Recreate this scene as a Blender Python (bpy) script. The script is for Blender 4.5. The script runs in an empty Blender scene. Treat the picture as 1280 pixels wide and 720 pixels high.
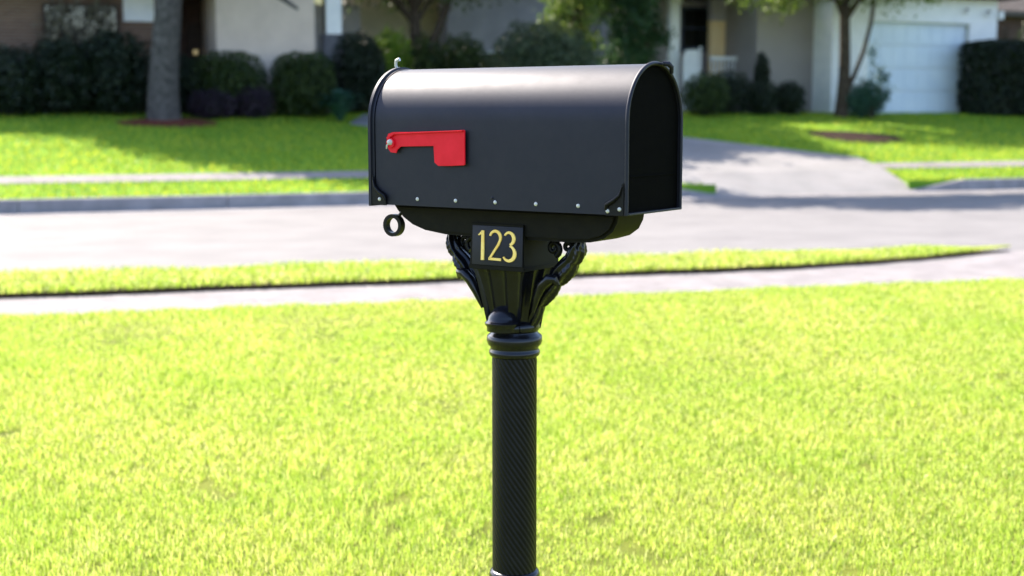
import bpy, bmesh, math, random
import numpy as np
from mathutils import Vector, Matrix
random.seed(7)
RNG = np.random.default_rng(11)
C = bpy.context.scene.collection
PI = math.pi
R = math.radians

# ------------------------------------------------------------------ camera numbers
CAMH, FPX, YH = 1.25, 1700.0, 145.0
PITCH = math.atan((360 - YH) / FPX)

def ray(px, py):
    a = (px - 640) / FPX; b = (360 - py) / FPX
    c, s = math.cos(PITCH), math.sin(PITCH)
    return Vector((a, c + b * s, b * c - s))

def hit(px, py, z=0.0):
    d = ray(px, py); t = (z - CAMH) / d.z
    return Vector((d.x * t, d.y * t, z))

# ------------------------------------------------------------------ materials
def new_mat(name):
    m = bpy.data.materials.new(name); m.use_nodes = True
    nt = m.node_tree; b = nt.nodes['Principled BSDF']
    return m, nt, b

def mixc(nt, fac, c1, c2):
    n = nt.nodes.new('ShaderNodeMix'); n.data_type = 'RGBA'
    n.inputs[6].default_value = (*c1, 1); n.inputs[7].default_value = (*c2, 1)
    if fac is not None: nt.links.new(fac, n.inputs[0])
    return n

def noise(nt, scale, detail=4, rough=.6, coord='Object', vec=None):
    n = nt.nodes.new('ShaderNodeTexNoise'); n.inputs['Scale'].default_value = scale
    n.inputs['Detail'].default_value = detail; n.inputs['Roughness'].default_value = rough
    if vec is None:
        t = nt.nodes.new('ShaderNodeTexCoord'); nt.links.new(t.outputs[coord], n.inputs['Vector'])
    else: nt.links.new(vec, n.inputs['Vector'])
    return n

def ramp(nt, fac, lo, hi):
    r = nt.nodes.new('ShaderNodeMapRange')
    r.inputs['From Min'].default_value = lo; r.inputs['From Max'].default_value = hi
    nt.links.new(fac, r.inputs['Value']); return r.outputs[0]

def surf(name, c1, c2, scale=3, rough=.8, spec=.3, bump=0.0, bscale=40, lo=.35, hi=.65, metal=0, coat=0):
    m, nt, b = new_mat(name)
    n = noise(nt, scale)
    mx = mixc(nt, ramp(nt, n.outputs[0], lo, hi), c1, c2)
    nt.links.new(mx.outputs[2], b.inputs['Base Color'])
    b.inputs['Roughness'].default_value = rough; b.inputs['Specular IOR Level'].default_value = spec
    b.inputs['Metallic'].default_value = metal; b.inputs['Coat Weight'].default_value = coat
    if bump:
        n2 = noise(nt, bscale, 6, .7); bp = nt.nodes.new('ShaderNodeBump')
        bp.inputs['Strength'].default_value = bump; bp.inputs['Distance'].default_value = .01
        nt.links.new(n2.outputs[0], bp.inputs['Height']); nt.links.new(bp.outputs[0], b.inputs['Normal'])
    return m

def stain(m, scale, dark, lo=.5, hi=.72, seedv=0.0):
    nt = m.node_tree; b = nt.nodes['Principled BSDF']; src = b.inputs['Base Color'].links[0].from_socket
    n = noise(nt, scale, 8, .75); mx = nt.nodes.new('ShaderNodeMix'); mx.data_type = 'RGBA'; mx.blend_type = 'MULTIPLY'
    nt.links.new(ramp(nt, n.outputs[0], lo, hi), mx.inputs[0]); nt.links.new(src, mx.inputs[6]); mx.inputs[7].default_value = (*dark, 1)
    nt.links.new(mx.outputs[2], b.inputs['Base Color'])

def leafmat(name, cols, trans=.45, rough=.5, patch=None, pscale=.6):
    """random colour per leaf or blade, with light passing through it"""
    m, nt, b = new_mat(name)
    g = nt.nodes.new('ShaderNodeNewGeometry')
    cr = nt.nodes.new('ShaderNodeValToRGB')
    el = cr.color_ramp.elements
    el[0].color = (*cols[0], 1); el[1].color = (*cols[-1], 1)
    for i, c in enumerate(cols[1:-1]):
        e = el.new((i + 1) / (len(cols) - 1)); e.color = (*c, 1)
    nt.links.new(g.outputs['Random Per Island'], cr.inputs[0])
    out = cr.outputs[0]
    if patch:
        n = noise(nt, pscale, 3)
        mx = nt.nodes.new('ShaderNodeMix'); mx.data_type = 'RGBA'; mx.blend_type = 'MULTIPLY'
        p = mixc(nt, ramp(nt, n.outputs[0], .38, .62), patch[0], patch[1])
        mx.inputs[0].default_value = 1
        nt.links.new(out, mx.inputs[6]); nt.links.new(p.outputs[2], mx.inputs[7]); out = mx.outputs[2]
    nt.links.new(out, b.inputs['Base Color']); b.inputs['Roughness'].default_value = rough
    b.inputs['Specular IOR Level'].default_value = .35
    t = nt.nodes.new('ShaderNodeBsdfTranslucent'); nt.links.new(out, t.inputs[0])
    ms = nt.nodes.new('ShaderNodeMixShader'); ms.inputs[0].default_value = trans
    nt.links.new(b.outputs[0], ms.inputs[1]); nt.links.new(t.outputs[0], ms.inputs[2])
    nt.links.new(ms.outputs[0], nt.nodes['Material Output'].inputs[0])
    return m

def brickmat(name, c1, c2, mortar, sc=1.0):
    m, nt, b = new_mat(name)
    tc = nt.nodes.new('ShaderNodeTexCoord'); mp = nt.nodes.new('ShaderNodeMapping')
    mp.inputs['Rotation'].default_value = (R(90), 0, 0)
    br = nt.nodes.new('ShaderNodeTexBrick'); br.inputs['Scale'].default_value = 1
    br.inputs['Brick Width'].default_value = .22 * sc; br.inputs['Row Height'].default_value = .075 * sc
    br.inputs['Mortar Size'].default_value = .009
    br.inputs['Color1'].default_value = (*c1, 1); br.inputs['Color2'].default_value = (*c2, 1); br.inputs['Mortar'].default_value = (*mortar, 1)
    nt.links.new(tc.outputs['Object'], mp.inputs[0]); nt.links.new(mp.outputs[0], br.inputs[0])
    nt.links.new(br.outputs[0], b.inputs['Base Color']); b.inputs['Roughness'].default_value = .9
    return m

def linemat(name, col, period, depth=.6, rough=.6):
    """painted boards or door panels: horizontal grooves at a real spacing"""
    m, nt, b = new_mat(name)
    tc = nt.nodes.new('ShaderNodeTexCoord'); w = nt.nodes.new('ShaderNodeTexWave')
    w.bands_direction = 'Z'; w.wave_profile = 'SAW'; w.inputs['Scale'].default_value = 2 * PI / period / (2 * PI) / 3.1831 * .5 * PI * 1.0
    nt.links.new(tc.outputs['Object'], w.inputs[0])
    bp = nt.nodes.new('ShaderNodeBump'); bp.inputs['Strength'].default_value = depth; bp.inputs['Distance'].default_value = .02
    nt.links.new(w.outputs[1], bp.inputs['Height']); nt.links.new(bp.outputs[0], b.inputs['Normal'])
    n = noise(nt, 2); mx = mixc(nt, n.outputs[0], tuple(c * .85 for c in col), tuple(min(1, c * 1.1) for c in col))
    nt.links.new(mx.outputs[2], b.inputs['Base Color']); b.inputs['Roughness'].default_value = rough
    return m

M = {}
M['black'] = surf('black_enamel', (.0035, .004, .007), (.006, .006, .009), 60, .52, .48, .05, 900, coat=.0)
_b = M['black'].node_tree; _n = noise(_b, 14, 8, .75); _r = ramp(_b, _n.outputs[0], .3, .75)
_m = _b.nodes.new('ShaderNodeMapRange'); _m.inputs['To Min'].default_value = .50; _m.inputs['To Max'].default_value = .60
_b.links.new(_r, _m.inputs['Value']); _b.links.new(_m.outputs[0], _b.nodes['Principled BSDF'].inputs['Roughness'])
M['iron'] = surf('black_cast_iron', (.004, .004, .005), (.006, .006, .008), 50, .34, .2, .12, 500)
M['shade'] = surf('shaded_door_black', (.0008, .0008, .0008), (.0014, .0014, .0014), 50, .8, .03)  # shade on the door put into its colour, blacker than the body enamel
M['tray'] = surf('black_tray_paint', (.003, .003, .003), (.006, .0055, .004), 50, .6, .14)
M['gloss'] = surf('glossy_black_iron', (.004, .004, .006), (.007, .007, .010), 50, .25, .42)
M['nickel'] = surf('dull_nickel', (.55, .54, .54), (.48, .48, .48), 80, .35, .6)
M['red'] = surf('red_flag_enamel', (.70, .006, .022), (.78, .010, .032), 30, .45, .22)
M['chrome'] = surf('bright_steel', (.75, .74, .72), (.6, .6, .58), 80, .22, .5, metal=1)
M['gold'] = surf('gold_numeral_paint', (.88, .56, .12), (.98, .74, .26), 60, .38, .6, metal=.25)
M['concrete'] = surf('sidewalk_concrete', (.175, .162, .172), (.225, .208, .218), 2.5, .9, .2, .4, 60)
M['road'] = surf('worn_pale_street', (.150, .143, .150), (.182, .174, .181), 1.2, .85, .25, .4, 90)
M['drive'] = surf('driveway_concrete', (.20, .195, .205), (.25, .24, .25), 1.0, .9, .2, .3, 40)
stain(M['concrete'], 7, (.78, .74, .70)); stain(M['road'], .9, (.86, .86, .88)); stain(M['road'], 25, (.86, .86, .86)); stain(M['drive'], 1.6, (.85, .83, .82))
M['curb'] = surf('curb_concrete', (.20, .19, .205), (.28, .265, .285), 3, .9, .2, .3, 40)
M['soil'] = surf('dark_soil', (.035, .024, .014), (.07, .048, .028), 20, .95, .1, .6, 60)
M['mulch'] = surf('dark_bark_mulch', (.012, .007, .006), (.04, .02, .017), 14, .95, .1, .9, 30)
M['redmulch'] = surf('red_bark_mulch', (.07, .022, .014), (.17, .05, .035), 14, .95, .1, .9, 30)
M['turf'] = surf('turf_under_blades', (.08, .10, .015), (.14, .16, .025), 5, .95, .1, .6, 60)
M['farturf'] = surf('far_turf', (.10, .22, .025), (.20, .32, .03), .7, .95, .05, .8, 50)
M['blade'] = leafmat('grass_blade', [(.14, .24, .02), (.42, .54, .07), (.60, .66, .16), (.76, .73, .36)], .5, .36, ((1.0, .97, .9), (.82, .92, .62)), .9)
M['farblade'] = leafmat('far_grass_blade', [(.08, .22, .032), (.30, .42, .045), (.62, .58, .05)], .5, .5, ((1, 1, 1), (.8, .9, .7)), .4)
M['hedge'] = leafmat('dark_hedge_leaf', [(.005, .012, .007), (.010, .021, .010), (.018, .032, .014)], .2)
M['bushtop'] = leafmat('clipped_bush_leaf', [(.012, .028, .010), (.025, .05, .012), (.07, .10, .018)], .3)
M['bushlight'] = leafmat('bright_bush_leaf', [(.08, .16, .015), (.14, .24, .02), (.2, .3, .04)], .45)
M['bushgray'] = leafmat('gray_green_leaf', [(.035, .06, .03), (.07, .105, .055), (.12, .15, .09)], .3)
M['tealleaf'] = leafmat('blue_green_leaf', [(.02, .07, .05), (.035, .10, .07), (.06, .14, .09)], .3)
M['purple'] = leafmat('purple_bloom', [(.012, .014, .014), (.025, .018, .028), (.05, .025, .06)], .25)
M['oak'] = leafmat('live_oak_leaf', [(.03, .055, .015), (.05, .085, .02), (.08, .12, .03)], .4)
M['treelight'] = leafmat('yellow_green_leaf', [(.08, .15, .02), (.14, .22, .035), (.24, .30, .07)], .5)
M['shadeleaf'] = leafmat('shaded_tree_leaf', [(.015, .045, .018), (.03, .08, .028), (.06, .12, .04)], .35)  # darker leaf colour holding the shade on the bushy tree's right side
M['dry'] = leafmat('pale_dry_leaf', [(.06, .055, .04), (.13, .12, .085), (.2, .18, .14)], .3)
M['barkgray'] = surf('gray_bark', (.05, .046, .046), (.11, .10, .10), 9, .95, .1, 1.0, 18)
M['barkdark'] = surf('dark_brown_bark', (.035, .026, .02), (.09, .07, .055), 9, .95, .1, 1.0, 18)
M['brick'] = brickmat('brown_brick', (.11, .055, .035), (.16, .085, .055), (.18, .16, .14))
M['darkbrick'] = brickmat('dark_red_brick', (.05, .022, .018), (.08, .035, .028), (.08, .07, .065))
M['cream'] = surf('cream_stucco', (.62, .52, .46), (.70, .59, .52), 2, .9, .1, .3, 60)
M['tan'] = surf('tan_stucco', (.50, .43, .34), (.58, .50, .41), 2, .9, .1, .3, 60)
M['lav'] = surf('pale_gray_stucco', (.40, .37, .44), (.48, .45, .52), 2, .9, .1, .3, 60)
M['siding'] = linemat('gray_lap_siding', (.30, .275, .28), .18)
M['white'] = surf('white_paint', (.72, .74, .78), (.80, .81, .84), 3, .6, .3)
M['gdoor'] = surf('white_garage_paint', (.58, .68, .84), (.66, .75, .88), 1.5, .5, .4)
M['sunpatch'] = surf('painted_sunpatch', (.86, .64, .38), (.92, .72, .46), 2, .85, .1)  # warm sunlight on the porch wall, painted in as colour
M['darkwood'] = surf('dark_brown_wood', (.025, .014, .012), (.05, .028, .022), 4, .6, .3)
M['gray'] = surf('gray_painted_base', (.09, .09, .11), (.13, .13, .15), 4, .8, .2)
M['shingle'] = surf('roof_shingle', (.06, .05, .045), (.13, .11, .10), 12, .95, .1, .8, 30)
M['glass'] = surf('dark_window_glass', (.012, .014, .016), (.02, .024, .028), 2, .06, .8)
M['bluetrim'] = surf('blue_gray_trim', (.05, .065, .13), (.07, .09, .16), 4, .6, .3)
M['fencewood'] = surf('weathered_fence_wood', (.045, .03, .022), (.09, .06, .045), 5, .9, .1)
lm, lnt, lb = new_mat('warm_lamp_glass'); lb.inputs['Base Color'].default_value = (.8, .7, .4, 1)
lb.inputs['Emission Color'].default_value = (1, .8, .4, 1); lb.inputs['Emission Strength'].default_value = .1
M['lamp'] = lm

# ------------------------------------------------------------------ object helpers
def tag(o, label=None, cat=None, group=None, kind=None):
    if label: o['label'] = label
    if cat: o['category'] = cat
    if group: o['group'] = group
    if kind: o['kind'] = kind
    return o

def empty(name, loc, rz=0, **k):
    o = bpy.data.objects.new(name, None); C.objects.link(o)
    o.location = loc; o.rotation_euler = (0, 0, rz); o.empty_display_size = .1
    return tag(o, **k)

for k_, tint in (('black', (.70, .73, 1)), ('iron', (.85, .88, 1)), ('gloss', (.8, .84, 1))):
    M[k_].node_tree.nodes['Principled BSDF'].inputs['Specular Tint'].default_value = (*tint, 1)
def link(name, bm, m, parent=None, smooth=None, **k):
    me = bpy.data.meshes.new(name); bm.to_mesh(me); bm.free()
    me.materials.append(m)
    if smooth is not None:
        me.polygons.foreach_set('use_smooth', [True] * len(me.polygons)); me.set_sharp_from_angle(angle=R(smooth))
    o = bpy.data.objects.new(name, me); C.objects.link(o)
    if parent: o.parent = parent
    return tag(o, **k)

def box(bm, x0, x1, y0, y1, z0, z1, bev=0.0, mat=None):
    r = bmesh.ops.create_cube(bm, size=1)
    bmesh.ops.scale(bm, vec=(x1 - x0, y1 - y0, z1 - z0), verts=r['verts'])
    bmesh.ops.translate(bm, vec=((x0 + x1) / 2, (y0 + y1) / 2, (z0 + z1) / 2), verts=r['verts'])
    vs = r['verts']
    if bev:
        es = list({e for v in vs for e in v.link_edges})
        b = bmesh.ops.bevel(bm, geom=es, offset=bev, segments=2, affect='EDGES', profile=.6)
        vs = list({v for f in b['faces'] for v in f.verts} | {v for v in vs if v.is_valid})
    if mat is not None: bmesh.ops.transform(bm, matrix=mat, verts=vs)
    return vs

def tube(bm, pts, rad, seg=10, cap=True):
    pts = [Vector(p) for p in pts]; n = len(pts)
    if not hasattr(rad, '__len__'): rad = [rad] * n
    prev = None; rings = []
    for i, p in enumerate(pts):
        t = (pts[min(i + 1, n - 1)] - pts[max(i - 1, 0)]).normalized()
        if prev is None:
            a = Vector((0, 0, 1)) if abs(t.z) < .9 else Vector((1, 0, 0))
            u = t.cross(a).normalized()
        else: u = (prev - t * prev.dot(t)).normalized()
        prev = u; w = t.cross(u)
        rings.append([bm.verts.new(p + rad[i] * (math.cos(2 * PI * k / seg) * u + math.sin(2 * PI * k / seg) * w)) for k in range(seg)])
    for a, b in zip(rings, rings[1:]):
        for k in range(seg): bm.faces.new((a[k], a[(k + 1) % seg], b[(k + 1) % seg], b[k]))
    if cap: bm.faces.new(rings[0][::-1]); bm.faces.new(rings[-1])
    return rings

def lathe(bm, prof, seg=48, cx=0, cy=0, fn=None):
    rings = []
    for r, z in prof:
        rings.append([bm.verts.new((cx + (r + (fn(2 * PI * k / seg, z) if fn else 0)) * math.cos(2 * PI * k / seg),
                                    cy + (r + (fn(2 * PI * k / seg, z) if fn else 0)) * math.sin(2 * PI * k / seg), z)) for k in range(seg)])
    for a, b in zip(rings, rings[1:]):
        for k in range(seg): bm.faces.new((a[k], a[(k + 1) % seg], b[(k + 1) % seg], b[k]))
    bm.faces.new(rings[0][::-1]); bm.faces.new(rings[-1])
    bmesh.ops.recalc_face_normals(bm, faces=bm.faces[:])

def prism(bm, poly, y0, y1, bev=0.0):
    """polygon in xz pushed through y"""
    a = [bm.verts.new((x, y0, z)) for x, z in poly]; b = [bm.verts.new((x, y1, z)) for x, z in poly]
    fs = [bm.faces.new(a), bm.faces.new(b[::-1])]
    n = len(poly)
    for i in range(n): fs.append(bm.faces.new((a[i], b[i], b[(i + 1) % n], a[(i + 1) % n])))
    bmesh.ops.recalc_face_normals(bm, faces=fs)
    if bev:
        es = list({e for f in fs[:2] for e in f.edges})
        bmesh.ops.bevel(bm, geom=es, offset=bev, segments=2, affect='EDGES')

def np_mesh(name, V, F, m, parent=None, smooth=False, **k):
    me = bpy.data.meshes.new(name)
    V = np.ascontiguousarray(V, dtype=np.float32); F = np.ascontiguousarray(F, dtype=np.int32)
    n = F.shape[1]
    me.vertices.add(len(V)); me.vertices.foreach_set('co', V.ravel())
    me.loops.add(F.size); me.loops.foreach_set('vertex_index', F.ravel())
    me.polygons.add(len(F)); me.polygons.foreach_set('loop_start', np.arange(0, F.size, n, dtype=np.int32))
    me.update(calc_edges=True); me.materials.append(m)
    if smooth: me.polygons.foreach_set('use_smooth', np.ones(len(F), bool))
    o = bpy.data.objects.new(name, me); C.objects.link(o)
    if parent: o.parent = parent
    return tag(o, **k)

def leaves(P, size, N=None, aspect=.55, up=.0):
    """rhombic leaves at P; N: preferred facing directions"""
    n = len(P)
    d = RNG.normal(size=(n, 3)); d[:, 2] += up
    d /= np.linalg.norm(d, axis=1)[:, None]
    if N is None: N = RNG.normal(size=(n, 3))
    else: N = N + RNG.normal(size=(n, 3)) * .6
    s = np.cross(d, N); s /= np.linalg.norm(s, axis=1)[:, None] + 1e-9
    L = (size * RNG.uniform(.6, 1.3, n))[:, None]
    V = np.stack([P - d * L * .5, P + s * L * aspect * .5, P + d * L * .5, P - s * L * aspect * .5], 1).reshape(-1, 3)
    F = np.arange(4 * n).reshape(n, 4)
    return V, F

# ------------------------------------------------------------------ ground layout
ZR = -.15                                            # street surface
cA, cB = hit(0, 268, ZR), hit(1280, 236, ZR)         # foot of the far kerb
TF = (cB - cA).normalized(); NF = Vector((-TF.y, TF.x, 0))
def far_z(s):
    if s < .5: return .05
    if s < 10.5: return .05 + .126 * (s - .5)
    return 1.31 + .012 * (s - 10.5)
def far_zv(s): return np.where(s < .5, .05, np.where(s < 10.5, .05 + .126 * (s - .5), 1.31 + .012 * (s - 10.5)))
def F2W(a, s, dz=0.0): p = cA + TF * a + NF * s; return Vector((p.x, p.y, far_z(s) + dz))
def W2F(p): d = p - cA; return d.dot(TF), d.dot(NF)
def far_hit(px, py):
    d = ray(px, py); t = 12.0
    while t < 90:
        p = Vector((0, 0, CAMH)) + d * t
        s = (p - cA).dot(NF)
        if s > 0 and p.z < far_z(s): break
        t += .03
    return p
def far_as(px, py): p = far_hit(px, py); return W2F(p)

nA, nB = hit(0, 348), hit(1150, 315)                 # road side of the near strip
sA, sB = hit(0, 371), hit(1200, 328)                 # sidewalk side of the near strip
wA, wB = hit(0, 396), hit(1280, 350)                 # lawn edge of the sidewalk
def ext(a, b, t): return a + (b - a) * t

def sheet(name, pts, m, **k):
    bm = bmesh.new(); bm.faces.new([bm.verts.new(p) for p in pts]); bmesh.ops.recalc_face_normals(bm, faces=bm.faces[:])
    if bm.faces[:][0].normal.z < 0: bm.faces[:][0].normal_flip()
    return link(name, bm, m, **k)

sheet('ground', [(-400, -400, -.4), (400, -400, -.4), (400, 400, -.4), (-400, 400, -.4)], M['soil'], kind='structure')
# street: from under the near sidewalk to under the far kerb
q0, q1 = ext(nA, nB, -25), ext(nA, nB, 26)
g0, g1 = cA + TF * -220, cA + TF * 230
sheet('road', [(q0.x, q0.y - .15, ZR), (q1.x, q1.y - .15, ZR), (g1.x, g1.y, ZR), (g0.x, g0.y, ZR)], M['road'], kind='structure')
# near concrete sidewalk, a slab under the strip as well
bm = bmesh.new()
a, b, c, d = ext(wA, wB, -12), ext(wA, wB, 14), ext(nA, nB, 14), ext(nA, nB, -12)
vs = [(p.x, p.y - (.3 if i < 2 else 0), z) for z in (-.25, -.012) for i, p in enumerate((a, b, c, d))]
V = [bm.verts.new(v) for v in vs]
for f in ((3, 2, 1, 0), (4, 5, 6, 7), (0, 1, 5, 4), (1, 2, 6, 5), (2, 3, 7, 6), (3, 0, 4, 7)): bm.faces.new([V[i] for i in f])
link('sidewalk', bm, M['concrete'], kind='structure')
bm = bmesh.new()
for i in range(-9, 16):
    t = i * .155 + .07; p = ext(wA, wB, t); q = ext(sA, sB, (p.x - .35 - sA.x) / (sB.x - sA.x)); u = (q - p).normalized(); n_ = Vector((-u.y, u.x, 0)) * .005
    bm.faces.new([bm.verts.new((v.x, v.y, -.0095)) for v in (p - n_ - u * .3, p + n_ - u * .3, q + n_, q - n_)])
link('sidewalk_joint', bm, M['curb'], kind='structure')
# near lawn
bm = bmesh.new()
V = [bm.verts.new(p) for p in ((a.x, a.y, 0), (b.x, b.y, 0), (120, -120, 0), (-120, -120, 0))]
f = bm.faces.new(V); f.normal_update()
if f.normal.z < 0: f.normal_flip()
e = bmesh.ops.extrude_face_region(bm, geom=[f]); bmesh.ops.translate(bm, vec=(0, 0, -.2), verts=[g for g in e['geom'] if isinstance(g, bmesh.types.BMVert)])
bmesh.ops.recalc_face_normals(bm, faces=bm.faces[:])
link('lawn', bm, M['turf'], kind='structure')
# the planted strip between sidewalk and street, ending in a point at the right
def strip_poly():
    A = []; B = []
    N = 60
    T1 = (hit(1292, 320).x - nA.x) / (nB.x - nA.x)
    for i in range(N + 1):
        t = -1.2 + (T1 + 1.2) * i / N
        p = ext(nA, nB, t); A.append(p)
        x = p.x + .25
        tt = (x - sA.x) / (sB.x - sA.x); q = ext(sA, sB, tt) + Vector((0, random.uniform(-.03, .03), 0))
        k = max(0, (i - N * .8) / (N * .2)); q = q.lerp(p, k ** 2.2)
        B.append(q)
    return A, B
SA, SB = strip_poly()
bm = bmesh.new(); ZT = .024
zt = [ZT - .03 * max(0, (i - 50) / 10) for i in range(len(SA))]
ta = [bm.verts.new((p.x, p.y, z)) for p, z in zip(SA, zt)]; tb = [bm.verts.new((p.x, p.y, z)) for p, z in zip(SB, zt)]
la = [bm.verts.new((p.x, p.y, -.1)) for p in SA]; lb_ = [bm.verts.new((p.x, p.y - .02, -.1)) for p in SB]
for i in range(len(SA) - 1):
    bm.faces.new((ta[i], ta[i + 1], tb[i + 1], tb[i])); bm.faces.new((tb[i], tb[i + 1], lb_[i + 1], lb_[i])); bm.faces.new((ta[i], la[i], la[i + 1], ta[i + 1]))
bmesh.ops.recalc_face_normals(bm, faces=bm.faces[:])
link('verge', bm, M['soil'], kind='structure')

# far lawn: terrain that climbs from the street to the houses
A_ = np.concatenate([[-200, -100, -60], np.arange(-40, 60, 1.0), [80, 120, 220]])
S_ = np.concatenate([[.16, .5, 1, 2, 3, 4, 5, 6, 7, 8, 9, 9.6, 10.2, 10.5, 10.8, 11.4, 12.5, 15, 20, 40, 80, 200]])
dL, dR = far_as(905, 236)[0], far_as(1135, 226)[0]
A_ = np.sort(np.concatenate([A_, [dL - .9, dL - .88, dR + .5, dR + .52]])); S_ = np.sort(np.concatenate([S_, [.159, 1.5, 1.52]]))
V = [F2W(a, s, -.35 if (s < .1595 or (dL - .885 < a < dR + .51 and s < 1.51)) else 0) for s in S_ for a in A_]; na = len(A_)
F = [(j * na + i, j * na + i + 1, (j + 1) * na + i + 1, (j + 1) * na + i) for j in range(len(S_) - 1) for i in range(na - 1)]
np_mesh('far_lawn', [tuple(v) for v in V], F, M['farturf'], kind='structure')

# driveway cut
dL, dR = far_as(905, 236)[0], far_as(1135, 226)[0]
# far kerb: left run and right run
def kerb(a0, a1, name):
    bm = bmesh.new(); st = 3.0; a = a0; first = True
    while a < a1 - .01:
        e = min(a + st, a1)
        if min(abs(a - a1), abs(a - a0)) < 3.1: e = min(a + .65, a1)
        pts = [(0, ZR), (.02, .045), (.04, .056), (.16, .056), (.16, -.2), (0, -.2)]
        ka, ke = (max(.05, min(1, .05 + abs(q - (a1 if a1 < dR else a0)) / 1.3)) for q in (a, e))
        va = [bm.verts.new(cA + TF * (a + .006) + NF * s + Vector((0, 0, ZR + (z - ZR) * (ka if z > ZR else 1) - cA.z))) for s, z in pts]
        vb = [bm.verts.new(cA + TF * (e - .006) + NF * s + Vector((0, 0, ZR + (z - ZR) * (ke if z > ZR else 1) - cA.z))) for s, z in pts]
        n = len(pts)
        for i in range(n): bm.faces.new((va[i], va[(i + 1) % n], vb[(i + 1) % n], vb[i]))
        bm.faces.new(va[::-1]); bm.faces.new(vb); a = e
    bmesh.ops.recalc_face_normals(bm, faces=bm.faces[:])
    link(name, bm, M['curb'], kind='structure')
kerb(-60, dL, 'kerb'); kerb(dR, 90, 'kerb')
# gutter pan
def fstrip(name, a0, a1, s0, s1, dz, m, n=40, zfix=None):
    V = []; F = []
    ss = sorted({s0, s1} | {s for s in (.5, 10.5) if s0 < s < s1})
    for s in ss:
        for i in range(n + 1):
            p = F2W(a0 + (a1 - a0) * i / n, s, dz)
            if zfix is not None: p.z = zfix
            V.append(tuple(p))
    for j in range(len(ss) - 1):
        for i in range(n): F.append((j * (n + 1) + i, j * (n + 1) + i + 1, (j + 1) * (n + 1) + i + 1, (j + 1) * (n + 1) + i))
    return np_mesh(name, V, F, m, kind='structure')
fstrip('gutter', -60, 90, -.45, 0.0, 0, M['curb'], zfix=ZR + .004)
W0 = far_as(230, 227)[1]; W1 = far_as(230, 218)[1]
fstrip('far_sidewalk', -60, 90, W0, W1, .012, M['concrete'])

# the driveway: apron at the street, then running up and left behind the mailbox
def drape(name, outline, m, dz, step=.3):
    """polygon given in (a, s), cut into a fine sheet lying on the slope"""
    bm = bmesh.new()
    vs = [bm.verts.new((a, s, 0)) for a, s in outline]; bm.faces.new(vs)
    smin = min(s for a, s in outline); smax = max(s for a, s in outline)
    k = smin + step
    while k < smax:
        bmesh.ops.bisect_plane(bm, geom=bm.verts[:] + bm.edges[:] + bm.faces[:], plane_co=(0, k, 0), plane_no=(0, 1, 0)); k += step
    for v in bm.verts:
        ss = v.co.y; p = F2W(v.co.x, ss, dz)
        if ss < 1.5: p.z = ZR + .008 + (far_z(1.5) + dz - ZR - .008) * max(0, ss + .04) / 1.54
        v.co = p
    bmesh.ops.recalc_face_normals(bm, faces=bm.faces[:])
    for f in bm.faces:
        if f.normal.z < 0: f.normal_flip()
    return link(name, bm, m, kind='structure')
e1, e2, e3 = far_as(1075, 198), far_as(850, 172), far_as(455, 144)
b1, b2 = far_as(436, 156), far_as(640, 186)
b3 = far_as(850, 209)
DRIVE = [(dL, -.04), (dR, -.04), (dR + .3, .5), (dR + .56, 1.5), (dR + .6, W0), e1, (e2[0] + (e1[0] - e2[0]) * .5, (e2[1] + e1[1]) / 2), e2, e3, b1, b2, b3, (dL - .95, W0), (dL - .9, 1.5), (dL - .5, .5)]
drape('driveway', DRIVE, M['drive'], .022)
for a0, a1 in ((dL - .95, dL), (dR, dR + .6)):       # little turf cheeks beside the apron
    bm = bmesh.new(); left = a0 < dL; out = []
    for ss, aa in ((.16, (dL - .08) if left else dR + .08), (.5, (dL - .52) if left else dR + .32), (1.5, (dL - .92) if left else dR + .58)):
        o = a0 + .04 if left else a1 - .06
        out.append([bm.verts.new(F2W(o, ss, .003)), bm.verts.new(F2W(aa, ss, .003)), bm.verts.new(F2W(aa, ss, -.35))])
    out.insert(0, [bm.verts.new(v.co + Vector((0, 0, -.35 if i < 2 else 0))) for i, v in enumerate(out[0])])
    for p, q in zip(out, out[1:]):
        for k in range(2): bm.faces.new((p[k], p[k + 1], q[k + 1], q[k]))
    bmesh.ops.recalc_face_normals(bm, faces=bm.faces[:])
    link('far_lawn', bm, M['farturf'], kind='structure')

def inpoly(x, y, poly):
    ins = np.zeros(len(x), bool); n = len(poly); j = n - 1
    for i in range(n):
        xi, yi = poly[i][0], poly[i][1]; xj, yj = poly[j][0], poly[j][1]
        c = ((yi > y) != (yj > y)) & (x < (xj - xi) * (y - yi) / (yj - yi + 1e-12) + xi)
        ins ^= c; j = i
    return ins

# ------------------------------------------------------------------ grass
def blades(P, h, w, lean=.35):
    n = len(P)
    ang = RNG.uniform(0, 2 * PI, n); la = RNG.uniform(0, 2 * PI, n)
    L = RNG.uniform(0, lean, n) * h
    side = np.stack([np.cos(ang), np.sin(ang), np.zeros(n)], 1) * (w * .5)[:, None]
    ld = np.stack([np.cos(la) * L, np.sin(la) * L, np.zeros(n)], 1)
    up = np.zeros((n, 3)); up[:, 2] = h
    mid = P + up * .55 + ld * .35
    tip = P + up * np.clip(1 - (L / h)[:, None] ** 2 * .3, .5, 1) + ld * 1.25
    V = np.stack([P - side, P + side, mid - side * .85, mid + side * .85, tip], 1).reshape(-1, 3)
    b = np.arange(n)[:, None] * 5
    T = np.concatenate([b + [0, 1, 3], b + [0, 3, 2], b + [2, 3, 4]], 1).reshape(-1, 3)
    return V, T

def patchy(x, y, seed=0):
    v = np.zeros(len(x)); r = np.random.default_rng(seed)
    for k in range(14):
        fx, fy = r.normal(size=2) * (.8 + k * .45); ph = r.uniform(0, 6.28)
        v += np.sin(fx * x + fy * y + ph) / (1 + k * .12)
    return v / 3.2

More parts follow.
